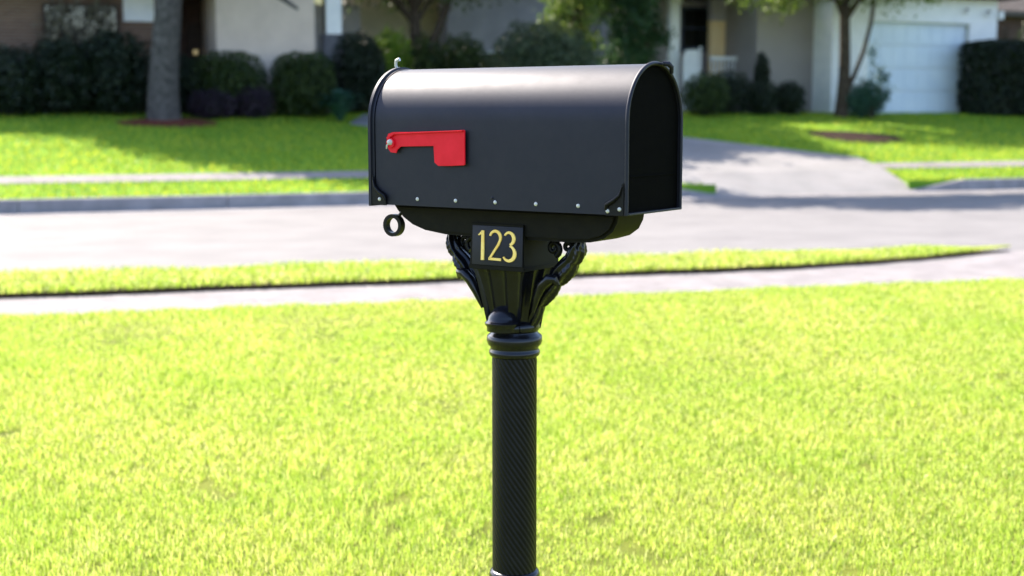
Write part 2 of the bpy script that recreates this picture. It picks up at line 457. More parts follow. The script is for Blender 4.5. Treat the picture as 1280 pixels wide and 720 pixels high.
def near_grass():
    n = 2700000
    D = RNG.uniform(1.7, 13.5, n); X = RNG.uniform(-1, 1, n) * (.48 * D + 2.1)
    wt = (.48 * D + 2.1) / (.48 * 13.5 + 2.1) * np.clip((3.0 / D) ** 1.15, 0, 1)
    k = RNG.uniform(0, 1, n) < wt * 1.75
    X, D = X[k], D[k]
    lim = wA.y + (X - wA.x) * (wB.y - wA.y) / (wB.x - wA.x)
    edge = .03 * np.sin(X * 7) + .03 * np.sin(X * 17 + 1)
    k = D < lim + .02 + edge; X, D = X[k], D[k]
    pv = patchy(X, D, 3)
    k = RNG.uniform(-1, 1, len(X)) < 1.0 + np.minimum(pv + .5, 0) * 1.0
    X, D, pv = X[k], D[k], pv[k]
    fine = patchy(X * 9, D * 4, 21); k = RNG.uniform(0, 1, len(X)) < np.clip(1.15 - .25 * np.clip((5.5 - D) / 2.5, 0, 1) + (.9 + .5 * np.clip((5.5 - D) / 2.5, 0, 1)) * np.minimum(fine + .45, 0), .08, 1)
    X, D, pv = X[k], D[k], pv[k]
    h = RNG.uniform(.014, .031, len(X)) * (1 + .35 * pv); w = RNG.uniform(.0017, .0032, len(X)) * np.clip(D / 3.6, 1, 2.2)
    P = np.stack([X, D, np.zeros(len(X))], 1)
    return blades(P, h, w, .7)
V, T = near_grass(); NG = len(V) // 5
np_mesh('grass', V, T, M['blade'], label='sunlit yellow green grass blades of the near lawn around the mailbox post', cat='grass', kind='stuff')

def strip_grass():
    n = 60000
    t = RNG.uniform(0, len(SA) - 1.001, n); i = t.astype(int); f = (t - i)[:, None]
    a = np.array([[p.x, p.y] for p in SA]); b = np.array([[p.x, p.y] for p in SB])
    pa = a[i] * (1 - f) + a[i + 1] * f; pb = b[i] * (1 - f) + b[i + 1] * f
    u = RNG.uniform(-.02, 1.03, n)[:, None]
    p = pa * (1 - u) + pb * u
    P = np.concatenate([p, np.full((n, 1), ZT)], 1)
    ln = np.linalg.norm(pb - pa, axis=1)
    hh = RNG.uniform(.03, .06, n) * np.clip(ln / .5, .4, 1) * (1 + .35 * patchy(p[:, 0] * 2, p[:, 1] * 2, 8))
    return blades(P, np.maximum(hh, .015), RNG.uniform(.007, .012, n), 1.0)
V, T = strip_grass()
np_mesh('grass', V, T, M['blade'], label='grass on the narrow strip between the near sidewalk and the street', cat='grass', kind='stuff')

def far_grass():
    n = 190000
    a = RNG.uniform(-6, 40, n); s = RNG.uniform(.17, 12, n)
    k = RNG.uniform(0, 1, n) < np.clip(1.25 - s / 16, .3, 1); a, s = a[k], s[k]
    k = ~((s > W0 - .01) & (s < W1 + .01)) & ~inpoly(a, s, DRIVE)
    a, s = a[k], s[k]
    P = np.stack([cA.x + TF.x * a + NF.x * s, cA.y + TF.y * a + NF.y * s, far_zv(s)], 1)
    return blades(P, RNG.uniform(.03, .07, len(a)), RNG.uniform(.014, .024, len(a)), 1.1)
V, T = far_grass()
np_mesh('grass', V, T, M['farblade'], label='mown grass of the far lawns and verge across the street', cat='grass', kind='stuff')

# ------------------------------------------------------------------ the mailbox
PHI = .587; BX, BY, ZB = .0043, 2.342, 1.096
mb = empty('mailbox', (BX, BY, 0), -PHI, label='black arched metal mailbox with red flag on a black twisted iron post', cat='mailbox')
HL, HW, ZS = .257, .0915, .145                        # half length, half width, spring line of the arch

def arch(hw, zs, rise, z0=0.0, n=36, inset=0):
    pts = [(-hw, z0)]
    for i in range(5): pts.append((-hw, z0 + (zs - z0) * (i + 1) / 5))
    for i in range(1, n): t = PI - PI * i / n; pts.append((hw * math.cos(t), zs + rise * math.sin(t)))
    for i in range(5): pts.append((hw, zs - (zs - z0) * i / 5))
    pts.append((hw, z0))
    return pts

def loft(bm, secs, closed_prof=True, cap0=False, cap1=False):
    """sections: (x, profile in yz); z is raised by ZB"""
    rings = [[bm.verts.new((x, y, z + ZB)) for y, z in prof] for x, prof in secs]
    n = len(rings[0])
    for a, b in zip(rings, rings[1:]):
        for k in range(n if closed_prof else n - 1):
            bm.faces.new((a[k], a[(k + 1) % n], b[(k + 1) % n], b[k]))
    if cap0: bm.faces.new(rings[0])
    if cap1: bm.faces.new(rings[-1])
    bmesh.ops.remove_doubles(bm, verts=bm.verts[:], dist=1e-5)
    bmesh.ops.recalc_face_normals(bm, faces=bm.faces[:])

O = arch(HW, ZS, .0915); I = arch(HW - .0025, ZS, .089, .0025)
bm = bmesh.new()
secs = [(-HL + .010, arch(HW - .0035, ZS, .088, .003))] + [(-HL + .012 + (2 * HL - .016) * i / 12, O) for i in range(13)] + [(HL - .002, I)] + [(HL - .03, I)]
loft(bm, secs, cap0=True, cap1=False)
body = link('body', bm, M['black'], mb, smooth=35)
# front rim, a rolled bead round the opening
def bead(x, prof, r, m, nm, parent, seg=10):
    bm = bmesh.new(); tube(bm, [(x, y, z + ZB) for y, z in prof], r, seg); return link(nm, bm, m, parent, smooth=50)
bead(HL - .001, arch(HW + .0008, ZS, .0923, 0), .0032, M['black'], 'rim', body)
# door, set back inside the rim, with a raised panel line and a bottom lip
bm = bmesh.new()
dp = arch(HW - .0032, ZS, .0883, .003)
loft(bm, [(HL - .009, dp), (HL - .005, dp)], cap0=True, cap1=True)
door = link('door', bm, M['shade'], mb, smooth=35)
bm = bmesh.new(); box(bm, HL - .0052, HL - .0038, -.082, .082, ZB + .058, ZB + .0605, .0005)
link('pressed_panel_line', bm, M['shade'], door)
bm = bmesh.new(); box(bm, HL - .006, HL + .003, -.091, .091, ZB - .0005, ZB + .003, .001)
link('bottom_lip', bm, M['black'], door)
# latch at the crown of the arch
bm = bmesh.new()
box(bm, HL - .012, HL + .007, .005, .023, ZB + .2350, ZB + .2390, .0012)
tube(bm, [(HL + .004, .014, ZB + .2375), (HL + .012, .018, ZB + .2365), (HL + .0135, .026, ZB + .232), (HL + .012, .030, ZB + .222)], [.004, .0045, .004, .003], 10)
link('latch', bm, M['black'], mb, smooth=40)
# back cap with flange and its little hook
bm = bmesh.new()
bp_ = arch(HW + .001, ZS, .0925, -.001); bq = arch(HW + .0045, ZS, .096, -.003)
loft(bm, [(-HL - .001, arch(HW - .004, ZS, .0875, .004)), (-HL - .0015, bq), (-HL + .004, bq), (-HL + .0048, bp_), (-HL + .010, bp_)], cap0=True, cap1=True)
back = link('back_cap', bm, M['black'], mb, smooth=30)
bm = bmesh.new()
tube(bm, [(-HL + .0, -.012, ZB + .2345), (-HL - .003, -.014, ZB + .2445), (-HL - .001, -.015, ZB + .252), (-HL + .006, -.014, ZB + .2545)], [.003, .0026, .003, .0036], 10)
link('hook', bm, M['nickel'], back, smooth=40)
# rivets along the foot of the side
def rivet(x, y, z, r, parent, m=M['nickel']):
    bm = bmesh.new()
    rings = []
    for a in (0, 30, 60, 85):
        rr = r * math.cos(R(a)); yy = y - r * .6 * math.sin(R(a))
        rings.append([bm.verts.new((x + rr * math.cos(k * PI / 5), yy, z + rr * math.sin(k * PI / 5))) for k in range(10)])
    for a, b in zip(rings, rings[1:]):
        for k in range(10): bm.faces.new((a[k], a[(k + 1) % 10], b[(k + 1) % 10], b[k]))
    bm.faces.new(rings[-1]); bmesh.ops.recalc_face_normals(bm, faces=bm.faces[:])
    return link('rivet', bm, m, parent, smooth=60)
for x in (-.154, -.073, .008, .088, .168): rivet(x, -HW, ZB + .012, .0034, body)
rivet(.002, -HW, ZB + .019, .0026, body, M['black'])
# corner brackets, pierced plates with a curled leaf
def corner(sx):
    e = HL * sx
    def X(t): return e - sx * t
    bm = bmesh.new()
    poly = [(X(.004), .000), (X(.004), .052), (X(.0085), .050), (X(.012), .038), (X(.019), .028), (X(.03), .023), (X(.036), .017), (X(.037), .000)]
    prism(bm, [(x, z + ZB - .001) for x, z in poly], -HW - .0035, -HW - .0004, .0009)
    o = link('corner_bracket', bm, M['iron'], mb, smooth=40)
    bm = bmesh.new()
    tube(bm, [(X(.0075), -HW - .004, ZB + .045), (X(.012), -HW - .005, ZB + .031), (X(.023), -HW - .006, ZB + .022), (X(.034), -HW - .006, ZB + .016), (X(.036), -HW - .005, ZB + .008)], [.0015, .0022, .003, .0034, .002], 8)
    link('curled_edge', bm, M['iron'], o, smooth=50)
    rivet(X(.012 if sx > 0 else .022), -HW - .0035, ZB + .0095, .0034, o)
    if sx > 0: rivet(X(.033), -HW - .0035, ZB + .006, .0034, o)
    return o
corner(1); corner(-1)
# flag
bm = bmesh.new()
yf0, yf1 = -HW - .0065, -HW - .004
fl = [(-0.2155, .116), (-0.2121, .1235), (-0.2010, .1265), (-0.1284, .1275), (-0.0499, .1310), (-0.0486, .1300), (-0.0486, .0735), (-0.0516, .0722), (-0.0772, .0705), (-0.1045, .0700), (-0.1126, .0760),
      (-0.1143, .1035), (-0.1540, .1025), (-0.1848, .1015), (-0.1916, .0965), (-0.1946, .0905), (-0.2070, .0915), (-0.2130, .0985)]
prism(bm, [(x, z + ZB) for x, z in fl], yf0, yf1, .0008)
flag = link('flag', bm, M['red'], mb, smooth=40)
bm = bmesh.new()
prism(bm, [(-0.2130, ZB + .117), (-0.1967, ZB + .1255), (-0.0507, ZB + .1305), (-0.0503, ZB + .1285), (-0.1284, ZB + .1255), (-0.1950, ZB + .1225), (-0.2104, ZB + .114)], yf0 - .0045, yf0 + .0003, .0006)
link('folded_edge', bm, M['red'], flag, smooth=40)
bm = bmesh.new()
for (r0, y0, y1) in ((.0085, -HW - .0105, -HW + .0), ):
    tube(bm, [(-.2045, y0, ZB + .108), (-.2045, y1, ZB + .108)], r0, 20)
link('pivot_collar', bm, M['red'], flag, smooth=40)
bm = bmesh.new()
tube(bm, [(-.2045, -HW - .016, ZB + .109), (-.2045, -HW - .0135, ZB + .109), (-.2045, -HW - .010, ZB + .109)], [.0022, .0046, .0055], 14)
tube(bm, [(-.2085, -HW - .0135, ZB + .1045), (-.212, -HW - .011, ZB + .098)], [.0018, .0012], 8)
link('pivot_screw', bm, M['nickel'], flag, smooth=50)
# tray below the box
bm = bmesh.new()
prof = [(-.244, 0), (-.235, -.012), (-.222, -.024), (-.202, -.036), (-.174, -.045), (-.13, -.0505), (-.08, -.052), (.13, -.052), (.163, -.050), (.188, -.043), (.205, -.031), (.213, -.016), (.216, 0)]
prism(bm, [(x, z + ZB - .0005) for x, z in prof], -.050, .050, .006)
tray = link('mounting_tray', bm, M['tray'], mb, smooth=45)
bm = bmesh.new()
cxr, czr = -.243, -.040
N = 28
rg = []
for i in range(N):
    t = 2 * PI * i / N
    cs = [( .0138, -.006), (.0205, -.006), (.0205, .006), (.0138, .006)]
    rg.append([bm.verts.new((cxr + r * math.cos(t), -.045 + y, ZB + czr + r * math.sin(t) * .98)) for r, y in cs])
for i in range(N):
    a, b = rg[i], rg[(i + 1) % N]
    for k in range(4): bm.faces.new((a[k], a[(k + 1) % 4], b[(k + 1) % 4], b[k]))
bmesh.ops.recalc_face_normals(bm, faces=bm.faces[:])
tube(bm, [(cxr + .008, -.045, ZB - .027), (cxr + .018, -.045, ZB - .016), (cxr + .024, -.045, ZB - .008)], .0032, 8)
link('ring', bm, M['iron'], mb, smooth=40)

# bracket head: number block, fluted taper, two leaf brackets
def frus(bm, z0, z1, w0, w1, yo0=0, yo1=0):
    a = [bm.verts.new((x * w0, y * w0 + yo0, ZB + z0)) for x, y in ((-1, -1), (1, -1), (1, 1), (-1, 1))]
    b = [bm.verts.new((x * w1, y * w1 + yo1, ZB + z1)) for x, y in ((-1, -1), (1, -1), (1, 1), (-1, 1))]
    bm.faces.new(a[::-1]); bm.faces.new(b)
    for i in range(4): bm.faces.new((a[i], a[(i + 1) % 4], b[(i + 1) % 4], b[i]))
bm = bmesh.new()
frus(bm, -.100, -.029, .0560, .0530); frus(bm, -.032, -.027, .0540, .0540); frus(bm, -.106, -.098, .0572, .0572)
bmesh.ops.bevel(bm, geom=bm.edges[:], offset=.0012, segments=2, affect='EDGES')
head = link('bracket_head', bm, M['tray'], mb, smooth=30)
bm = bmesh.new()
# fluted taper
prev = None
for j in range(13):
    t = j / 12; z = -.102 - .112 * t; w = .0525 - .0195 * t ** .8
    ring = []
    K = 96
    for side in range(4):
        for k in range(K // 4):
            u = -1 + 2 * k / (K // 4)
            dpt = .0085 * abs(math.sin((u + 1) * 1.5 * PI)) ** .7
            x, y = u * w, -(w - dpt)
            for _ in range(side): x, y = -y, x
            ring.append(bm.verts.new((x, y, ZB + z)))
    if prev:
        for k in range(len(ring)): bm.faces.new((prev[k], prev[(k + 1) % len(ring)], ring[(k + 1) % len(ring)], ring[k]))
    prev = ring
bm.faces.new(prev)
bmesh.ops.recalc_face_normals(bm, faces=bm.faces[:])
link('fluted_taper', bm, M['gloss'], head, smooth=40)

def leaf_bracket(sx):
    bm = bmesh.new()
    spine = [(0.1350, -0.0496), (0.1302, -0.0640), (0.1204, -0.0820), (0.1065, -0.1000), (0.0911, -0.1162), (0.0757, -0.1324), (0.0626, -0.1504), (0.0504, -0.1702), (0.0399, -0.1918), (0.0333, -0.2116)]
    wid = [.011, .018, .023, .025, .024, .023, .020, .017, .014, .010]
    N = 72; prev = None; K = 56
    for i in range(N + 1):
        t = i / N * (len(spine) - 1); j = min(int(t), len(spine) - 2); f = t - j
        x = spine[j][0] * (1 - f) + spine[j + 1][0] * f; z = spine[j][1] * (1 - f) + spine[j + 1][1] * f
        w = wid[j] * (1 - f) + wid[j + 1] * f
        ph = (i / N * 4.0) % 1.0                        # four overlapping leaves, each swelling then tucked in
        lobe = .0065 * math.sin(PI * ph) ** .7 - .002
        nx, nz = .70, -.71
        ring = []
        for k in range(K):
            a = 2 * PI * k / K
            rr = 1 + .12 * math.cos(7 * a + .9 * math.sin(i * .3)) + .03 * math.sin(i * 1.9) * (math.cos(a) > 0)
            out = math.cos(a) * (w * .55 + (lobe if math.cos(a) > 0 else lobe * .35)) * rr
            ring.append(bm.verts.new((sx * (x + nx * out), math.sin(a) * (w * .80 + lobe * .5) * rr, ZB + z + nz * out)))
        if prev:
            for k in range(K): bm.faces.new((prev[k], prev[(k + 1) % K], ring[(k + 1) % K], ring[k]))
        else: bm.faces.new(ring)
        prev = ring
    bm.faces.new(prev)
    bmesh.ops.recalc_face_normals(bm, faces=bm.faces[:])
    o = link('leaf_bracket', bm, M['gloss'], mb, smooth=60)
    def spiral(cx, cz, r0, turns, st, rad, y=0, dirn=1):
        bm = bmesh.new()
        pts = []; rr = []
        for i in range(40):
            u = i / 39; a = st + dirn * u * turns * 2 * PI; r = r0 * (1 - .8 * u)
            pts.append((sx * (cx + r * math.cos(a)), y, ZB + cz + r * math.sin(a))); rr.append(rad * (1 - .35 * u))
        tube(bm, pts, rr, 10)
        link('scroll', bm, M['iron'], o, smooth=50)
    spiral(.084, -.068, .013, 1.3, R(-70), .0055, -.006, 1)
    spiral(.106, -.066, .010, 1.2, R(-60), .005, .004, 1)
    bm = bmesh.new()
    tube(bm, [(sx * .052, -.022, ZB - .178), (sx * .062, -.026, ZB - .152), (sx * .074, -.028, ZB - .130), (sx * .088, -.028, ZB - .118), (sx * .098, -.026, ZB - .118), (sx * .102, -.022, ZB - .128)], [.003, .0065, .009, .0095, .008, .004], 12)
    link('leaf_ridge', bm, M['gloss'], o, smooth=50)
leaf_bracket(1); leaf_bracket(-1)

# number plate on the head and its figures
bm = bmesh.new()
rot = Matrix.Translation((0.002, -.0553, ZB - .0645)) @ Matrix.Rotation(math.atan2(.003, .08) * -1, 4, 'X')
box(bm, -.0515, .0515, -.0012, .0012, -.0335, .0335, .0008, rot)
plate = link('number_plate', bm, M['black'], mb, smooth=30)
def figure(paths, x, nm='numeral'):
    bm = bmesh.new()
    for pts, rad in paths:
        n0 = len(bm.verts)
        # flat-faced raised stroke: a ribbon of changing width
        P = [Vector((px, 0, pz)) for px, pz in pts]; L = []
        for i, p in enumerate(P):
            t = (P[min(i + 1, len(P) - 1)] - P[max(i - 1, 0)]).normalized(); nrm = Vector((-t.z, 0, t.x)); r = .82 * (rad[i] if hasattr(rad, '__len__') else rad)
            L.append([p + nrm * r, p - nrm * r])
        fr = [[bm.verts.new((q.x, -.0028, q.z)) for q in l] for l in L]; bk = [[bm.verts.new((q.x * 1.0 + (q.x - P[i].x) * .25, -.0010, q.z + (q.z - P[i].z) * .25)) for q in l] for i, l in enumerate(L)]
        for i in range(len(P) - 1):
            bm.faces.new((fr[i][0], fr[i][1], fr[i + 1][1], fr[i + 1][0]))
            bm.faces.new((fr[i][0], fr[i + 1][0], bk[i + 1][0], bk[i][0])); bm.faces.new((fr[i][1], bk[i][1], bk[i + 1][1], fr[i + 1][1]))
        for i in (0, len(P) - 1): bm.faces.new((fr[i][0], bk[i][0], bk[i][1], fr[i][1]))
    bmesh.ops.recalc_face_normals(bm, faces=bm.faces[:])
    bmesh.ops.transform(bm, matrix=rot @ Matrix.Translation((x * .88, 0, 0)) @ Matrix.Diagonal((1.02, 1, .84, 1)), verts=bm.verts[:])
    link(nm, bm, M['gold'], plate, smooth=30)
def arc(cx, cz, rx, rz, a0, a1, n=14): return [(cx + rx * math.cos(R(a0 + (a1 - a0) * i / n)), cz + rz * math.sin(R(a0 + (a1 - a0) * i / n))) for i in range(n + 1)]
figure([([(.001, .030), (.0012, .0), (.0012, -.030)], [.0030, .0034, .0034]), ([(-.0075, .0205), (-.0035, .0235), (.0005, .0285)], [.0012, .0020, .0026])], -.0345)
two = arc(0, .0165, .0105, .0135, 165, -20, 14) + [(.0060, .002), (-.002, -.011), (-.0105, -.0258)]
figure([(two, [.0020] + [.0022 + .0012 * math.sin(i / 14 * PI) for i in range(14)] + [.0026, .0024, .0022, .0020]), ([(-.0125, -.0265), (0, -.0268), (.0125, -.0272)], [.0030, .0028, .0030])], -.0040)
three = arc(-.001, .0160, .0095, .0125, 150, -75, 12); three2 = arc(-.001, -.0135, .0118, .0150, 80, -150, 14)
figure([(three, [.0018] + [.0022 + .0014 * math.sin(i / 12 * PI) for i in range(12)]), (three2, [.0018 + .002 * math.sin(i / 14 * PI) for i in range(15)])], .0290)

for o_ in [body, door, back, flag, tray] + [c_ for c_ in mb.children if c_.name.split('.')[0] in ('corner_bracket', 'ring', 'latch')]: o_.location.x += .014
# the post: twisted shaft, collars, dome, stepped foot
bm = bmesh.new()
NR, TW = 26, 17.5
def ribf(th, z): return .0016 * (abs(math.cos((NR * th - TW * NR * z * -1 * 1.0) / 2)) ** 1.6) - .0008
zt, zb_ = ZB - .259, ZB - .650
prof = [(.0385, zt - (zt - zb_) * i / 110) for i in range(111)]
lathe(bm, prof, 208, fn=ribf)
shaft = link('twisted_shaft', bm, M['iron'], mb, smooth=60)
bm = bmesh.new()
def curve_prof(pts): return [(r, ZB + z) for r, z in pts]
lathe(bm, curve_prof([(.030, -0.1960), (.040, -0.1990), (.0435, -0.2040), (.0445, -0.2090), (.0430, -0.2140), (.0405, -0.2170), (.0415, -0.2200), (.0455, -0.2230), (.0480, -0.2255), (.0485, -0.2340), (.0465, -0.2400), (.0425, -0.2440), (.0418, -0.2480), (.0440, -0.2510), (.0448, -0.2550), (.0435, -0.2590), (.0395, -0.2620), (.030, -0.2630)]), 64)
link('collar', bm, M['gloss'], mb, smooth=50)
bm = bmesh.new()
lathe(bm, curve_prof([(.0300, -.214), (.0305, -.206), (.0330, -.2035), (.0335, -.1995), (.0310, -.197), (.0285, -.1955), (.0275, -.190), (.0240, -.183), (.0180, -.1765), (.0110, -.172), (.005, -.1702), (.001, -.1698)]), 40, -.004, -.026)
link('dome_cap', bm, M['gloss'], mb, smooth=50)
bm = bmesh.new()
zl = .0
lathe(bm, [(.030, .452), (.0405, .450), (.0440, .446), (.0455, .440), (.0440, .434), (.0420, .431), (.0475, .427), (.0520, .420), (.0530, .412), (.0500, .402), (.0460, .398), (.0450, .390), (.0460, .20), (.0480, .12), (.056, .10), (.060, .09), (.058, .08), (.062, .07), (.080, .035), (.090, .02), (.095, .0), (.095, -.02)][::-1], 64)
link('base', bm, M['gloss'], mb, smooth=50)

class Face:
    """a wall plane parallel to the far street, s metres behind its kerb"""
    def __init__(s_, s): s_.s = s
    def at(s_, px, py):
        d = ray(px, py); o = Vector((0, 0, CAMH))
        t = (s_.s - (o - cA).dot(NF)) / d.dot(NF)
        p = o + d * t; return (p - cA).dot(TF), p.z

def spot(px, s): return F2W(Face(s).at(px, 100)[0], s)
# ------------------------------------------------------------------ vegetation builders
def np_parent(o, root):
    o.parent = root; o.matrix_parent_inverse = root.matrix_world.inverted() if False else Matrix.Translation(-root.location)
    return o

def ellip_leaves(cen, rad, n, size, shell=.35, boxy=2.0, zmin=None, lump=.12, seed=0):
    r = np.random.default_rng(seed + 5)
    d = r.normal(size=(n, 3)); d /= np.linalg.norm(d, axis=1)[:, None]
    # superellipsoid radius for a clipped look
    k = (np.abs(d) ** boxy).sum(1) ** (-1 / boxy)
    lm_ = 1 + lump * (np.sin(d[:, 0] * 7 + seed) * np.sin(d[:, 1] * 6 + 2 * seed) + .7 * np.sin(d[:, 2] * 9 + seed * 1.7) * np.sin(d[:, 0] * 11 + 3))
    u = 1 - shell * r.uniform(0, 1, n) ** 1.5 
    P = d * (k * lm_ * u)[:, None] * np.array(rad) + np.array(cen)
    N = d / np.array(rad)
    if zmin is not None: kk = P[:, 2] > zmin; P = P[kk]; N = N[kk]
    N /= np.linalg.norm(N, axis=1)[:, None]
    return P, N

def bush(name, px0, px1, py0, py1, m, label, cat='bush', dback=0.0, n=3600, size=.075, boxy=2.6, depth=None, group=None, lump=.10, base=None, core=True):
    """bush whose foot is where the photo shows it; returns its root"""
    pxc = (px0 + px1) / 2
    yb = base if base else py1
    s = 10.0 + dback; g = F2W(Face(s).at(pxc, 100)[0], s)
    D = g.y * math.cos(PITCH) - (g.z - CAMH) * math.sin(PITCH)
    w = (px1 - px0) / FPX * D; top = CAMH + (YH - py0) / FPX * D
    h = top - g.z
    rad = (w / 2, (depth or w) / 2, h / 2 * 1.06)
    root = empty(name, g, 0, label=label, cat=cat, group=group)
    c = (0, 0, h / 2 * .96)
    sd = int(px0 * 7) % 97
    if boxy >= 5:
        r = np.random.default_rng(sd); hx, hy, hz = rad[0], rad[1], h / 2
        ar = np.array([hy * hz, hy * hz, hx * hz, hx * hz, hx * hy]); f_ = r.choice(5, n, p=ar / ar.sum())
        q = r.uniform(-1, 1, (n, 3)); nn = np.zeros((n, 3))
        for i_, (ax, sg) in enumerate(((0, -1), (0, 1), (1, -1), (1, 1), (2, 1))):
            k_ = f_ == i_; q[k_, ax] = sg; nn[k_, ax] = sg
        rr_ = (np.abs(q) ** 9).sum(1) ** (-1 / 9)
        P = q * rr_[:, None] ** .8 * np.array([hx, hy, hz]) - nn * (r.uniform(0, 1, n) ** 2 * .16)[:, None]
        P += nn * (.035 * np.sin(P[:, 0] * 5 + sd) * np.sin(P[:, 2] * 6))[:, None]
        P[:, 2] = np.maximum(P[:, 2] + h / 2, .02); N = nn
    else: P, N = ellip_leaves(c, rad, n, size, .32, boxy, .01, lump, sd)
    V, F = leaves(P, size, N)
    np_mesh('foliage', V, F, m, root)
    # woody core with stems, which closes the middle of the bush
    bm = bmesh.new()
    for i in range(7):
        a = i * 2.4; r = .35 * min(rad[0], rad[1])
        tube(bm, [(math.cos(a) * .04, math.sin(a) * .04, -.05), (math.cos(a) * r * .5, math.sin(a) * r * .5, h * .35), (math.cos(a) * r, math.sin(a) * r, h * .7)], [.02, .014, .006], 6)
    link('stems', bm, M['barkdark'], root, smooth=60)
    if core:
        if boxy >= 5: P = np.random.default_rng(sd + 1).uniform(-1, 1, (n // 2, 3)) * np.array([rad[0] - .12, rad[1] - .12, h / 2 - .08]) + np.array([0, 0, h / 2]); N = None
        else: P, N = ellip_leaves(c, tuple(q * .72 for q in rad), n // 3, size, .9, boxy, .01, .05, sd + 1)
        V, F = leaves(P, size * 1.9, N); np_mesh('inner_foliage', V, F, m, root)
    return root

def tree(name, g, h0, bark, leafm, trunk_r, crowns, label, nleaf=16000, size=.13, lean=(0, 0), limbs=9, cat='tree', extra=None, trunks=None, fork=.75, clump=.32, seed=1, group=None):
    """g: foot; h0: height where the trunk splits; crowns: list of (dx,dy,z,rx,ry,rz)"""
    rnd = random.Random(seed)
    root = empty(name, g, 0, label=label, cat=cat, group=group)
    bm = bmesh.new()
    H = h0
    pts = []; rad = []
    for i in range(9):
        t = i / 8
        pts.append((lean[0] * t * t + .04 * math.sin(t * 5 + seed), lean[1] * t * t, -.15 + (H + .15) * t))
        rad.append(trunk_r * (1 + .22 * math.exp(-t * 9) - .22 * t))
    tube(bm, pts, rad, 16)
    top = Vector(pts[-1])
    tips = []
    for i in range(limbs):
        c = crowns[i % len(crowns)]
        a = rnd.uniform(0, 2 * PI); q = rnd.uniform(.3, .85)
        end = Vector((c[0] + math.cos(a) * c[3] * q, c[1] + math.sin(a) * c[4] * q, c[2] + rnd.uniform(-.4, .5) * c[5]))
        st = Vector(pts[rnd.choice([7, 8, 8, 8])])
        mid = st.lerp(end, .45) + Vector((rnd.uniform(-.3, .3), rnd.uniform(-.3, .3), rnd.uniform(0, .5)))
        r0 = trunk_r * rnd.uniform(.35, .55)
        tube(bm, [st, st.lerp(mid, .5) + Vector((0, 0, .12)), mid, mid.lerp(end, .5) + Vector((0, 0, .1)), end], [r0, r0 * .8, r0 * .6, r0 * .4, r0 * .15], 8)
        for _ in range(3):
            e2 = end + Vector((rnd.gauss(0, .6), rnd.gauss(0, .6), rnd.gauss(.1, .5)))
            tube(bm, [mid.lerp(end, rnd.uniform(.2, .8)), e2], [r0 * .3, r0 * .08], 5)
    if trunks:
        for tp, tr in trunks: tube(bm, tp, tr, 12)
    link('trunk', bm, bark, root, smooth=60)
    Ps = []
    r = np.random.default_rng(seed)
    tot = sum(c[3] * c[4] * c[5] for c in crowns)
    for c in crowns:
        n = int(nleaf * c[3] * c[4] * c[5] / tot); nc = max(10, int(60 * c[3] * c[4] * c[5] / tot * len(crowns) ** .5))
        d = r.normal(size=(nc, 3)); d /= np.linalg.norm(d, axis=1)[:, None]
        u = r.uniform(.25, 1, nc) ** .5
        cc = d * u[:, None] * np.array(c[3:6]) + np.array(c[:3])
        idx = r.integers(0, nc, n)
        rr = clump * (c[3] * c[4] * c[5]) ** (1 / 3)
        dd = r.normal(size=(n, 3)) * rr * .55 * np.array([1, 1, .7])
        Ps.append(cc[idx] + dd)
    P = np.concatenate(Ps)
    if extra is not None: P = np.concatenate([P, extra])
    V, F = leaves(P, size)
    np_mesh('crown', V, F, leafm, root)
    return root

# ------------------------------------------------------------------ houses
ROT = math.atan2(TF.y, TF.x)
BASE = Vector((cA.x, cA.y, 0))
def hroot(name, a, s, **k):
    p = cA + TF * a + NF * s; return empty(name, (p.x, p.y, far_z(s)), ROT, **k)
def part(name, root, a0, a1, s0, s1, z0, z1, m, parent=None, bev=0.0, **k):
    """box in (along street, depth, absolute height), child of root"""
    ra, rs = W2F(root.location); rz = root.location.z
    bm = bmesh.new(); box(bm, a0 - ra, a1 - ra, s0 - rs, s1 - rs, z0 - rz, z1 - rz, bev)
    return link(name, bm, m, parent or root, **k)
def multi(name, root, boxes, m, parent=None, bev=0.0, **k):
    ra, rs = W2F(root.location); rz = root.location.z
    bm = bmesh.new()
    for a0, a1, s0, s1, z0, z1 in boxes: box(bm, a0 - ra, a1 - ra, s0 - rs, s1 - rs, z0 - rz, z1 - rz, bev)
    return link(name, bm, m, parent or root, **k)
def gable(name, root, a0, a1, s0, s1, ze, rise, m, over=.45, along=True, hip=0.0, th=.16):
    ra, rs = W2F(root.location); rz = root.location.z
    A0, A1, S0, S1 = a0 - over - ra, a1 + over - ra, s0 - over - rs, s1 + over - rs; Z = ze - rz
    bm = bmesh.new()
    if along: r0, r1 = (A0 + hip, (S0 + S1) / 2), (A1 - hip, (S0 + S1) / 2)
    else: r0, r1 = ((A0 + A1) / 2, S0 + hip), ((A0 + A1) / 2, S1 - hip)
    lo = [bm.verts.new((x, y, Z)) for x, y in ((A0, S0), (A1, S0), (A1, S1), (A0, S1))]
    up = [bm.verts.new((x, y, Z + th)) for x, y in ((A0, S0), (A1, S0), (A1, S1), (A0, S1))]
    p, q = bm.verts.new((*r0, Z + rise)), bm.verts.new((*r1, Z + rise))
    bm.faces.new(lo[::-1])
    for i in range(4): bm.faces.new((lo[i], lo[(i + 1) % 4], up[(i + 1) % 4], up[i]))
    if along: fs = ((up[0], up[1], q, p), (up[2], up[3], p, q), (up[1], up[2], q), (up[3], up[0], p))
    else: fs = ((up[1], up[2], q, p), (up[3], up[0], p, q), (up[0], up[1], p), (up[2], up[3], q))
    for f in fs: bm.faces.new(f)
    bmesh.ops.recalc_face_normals(bm, faces=bm.faces[:])
    return link(name, bm, m, root)

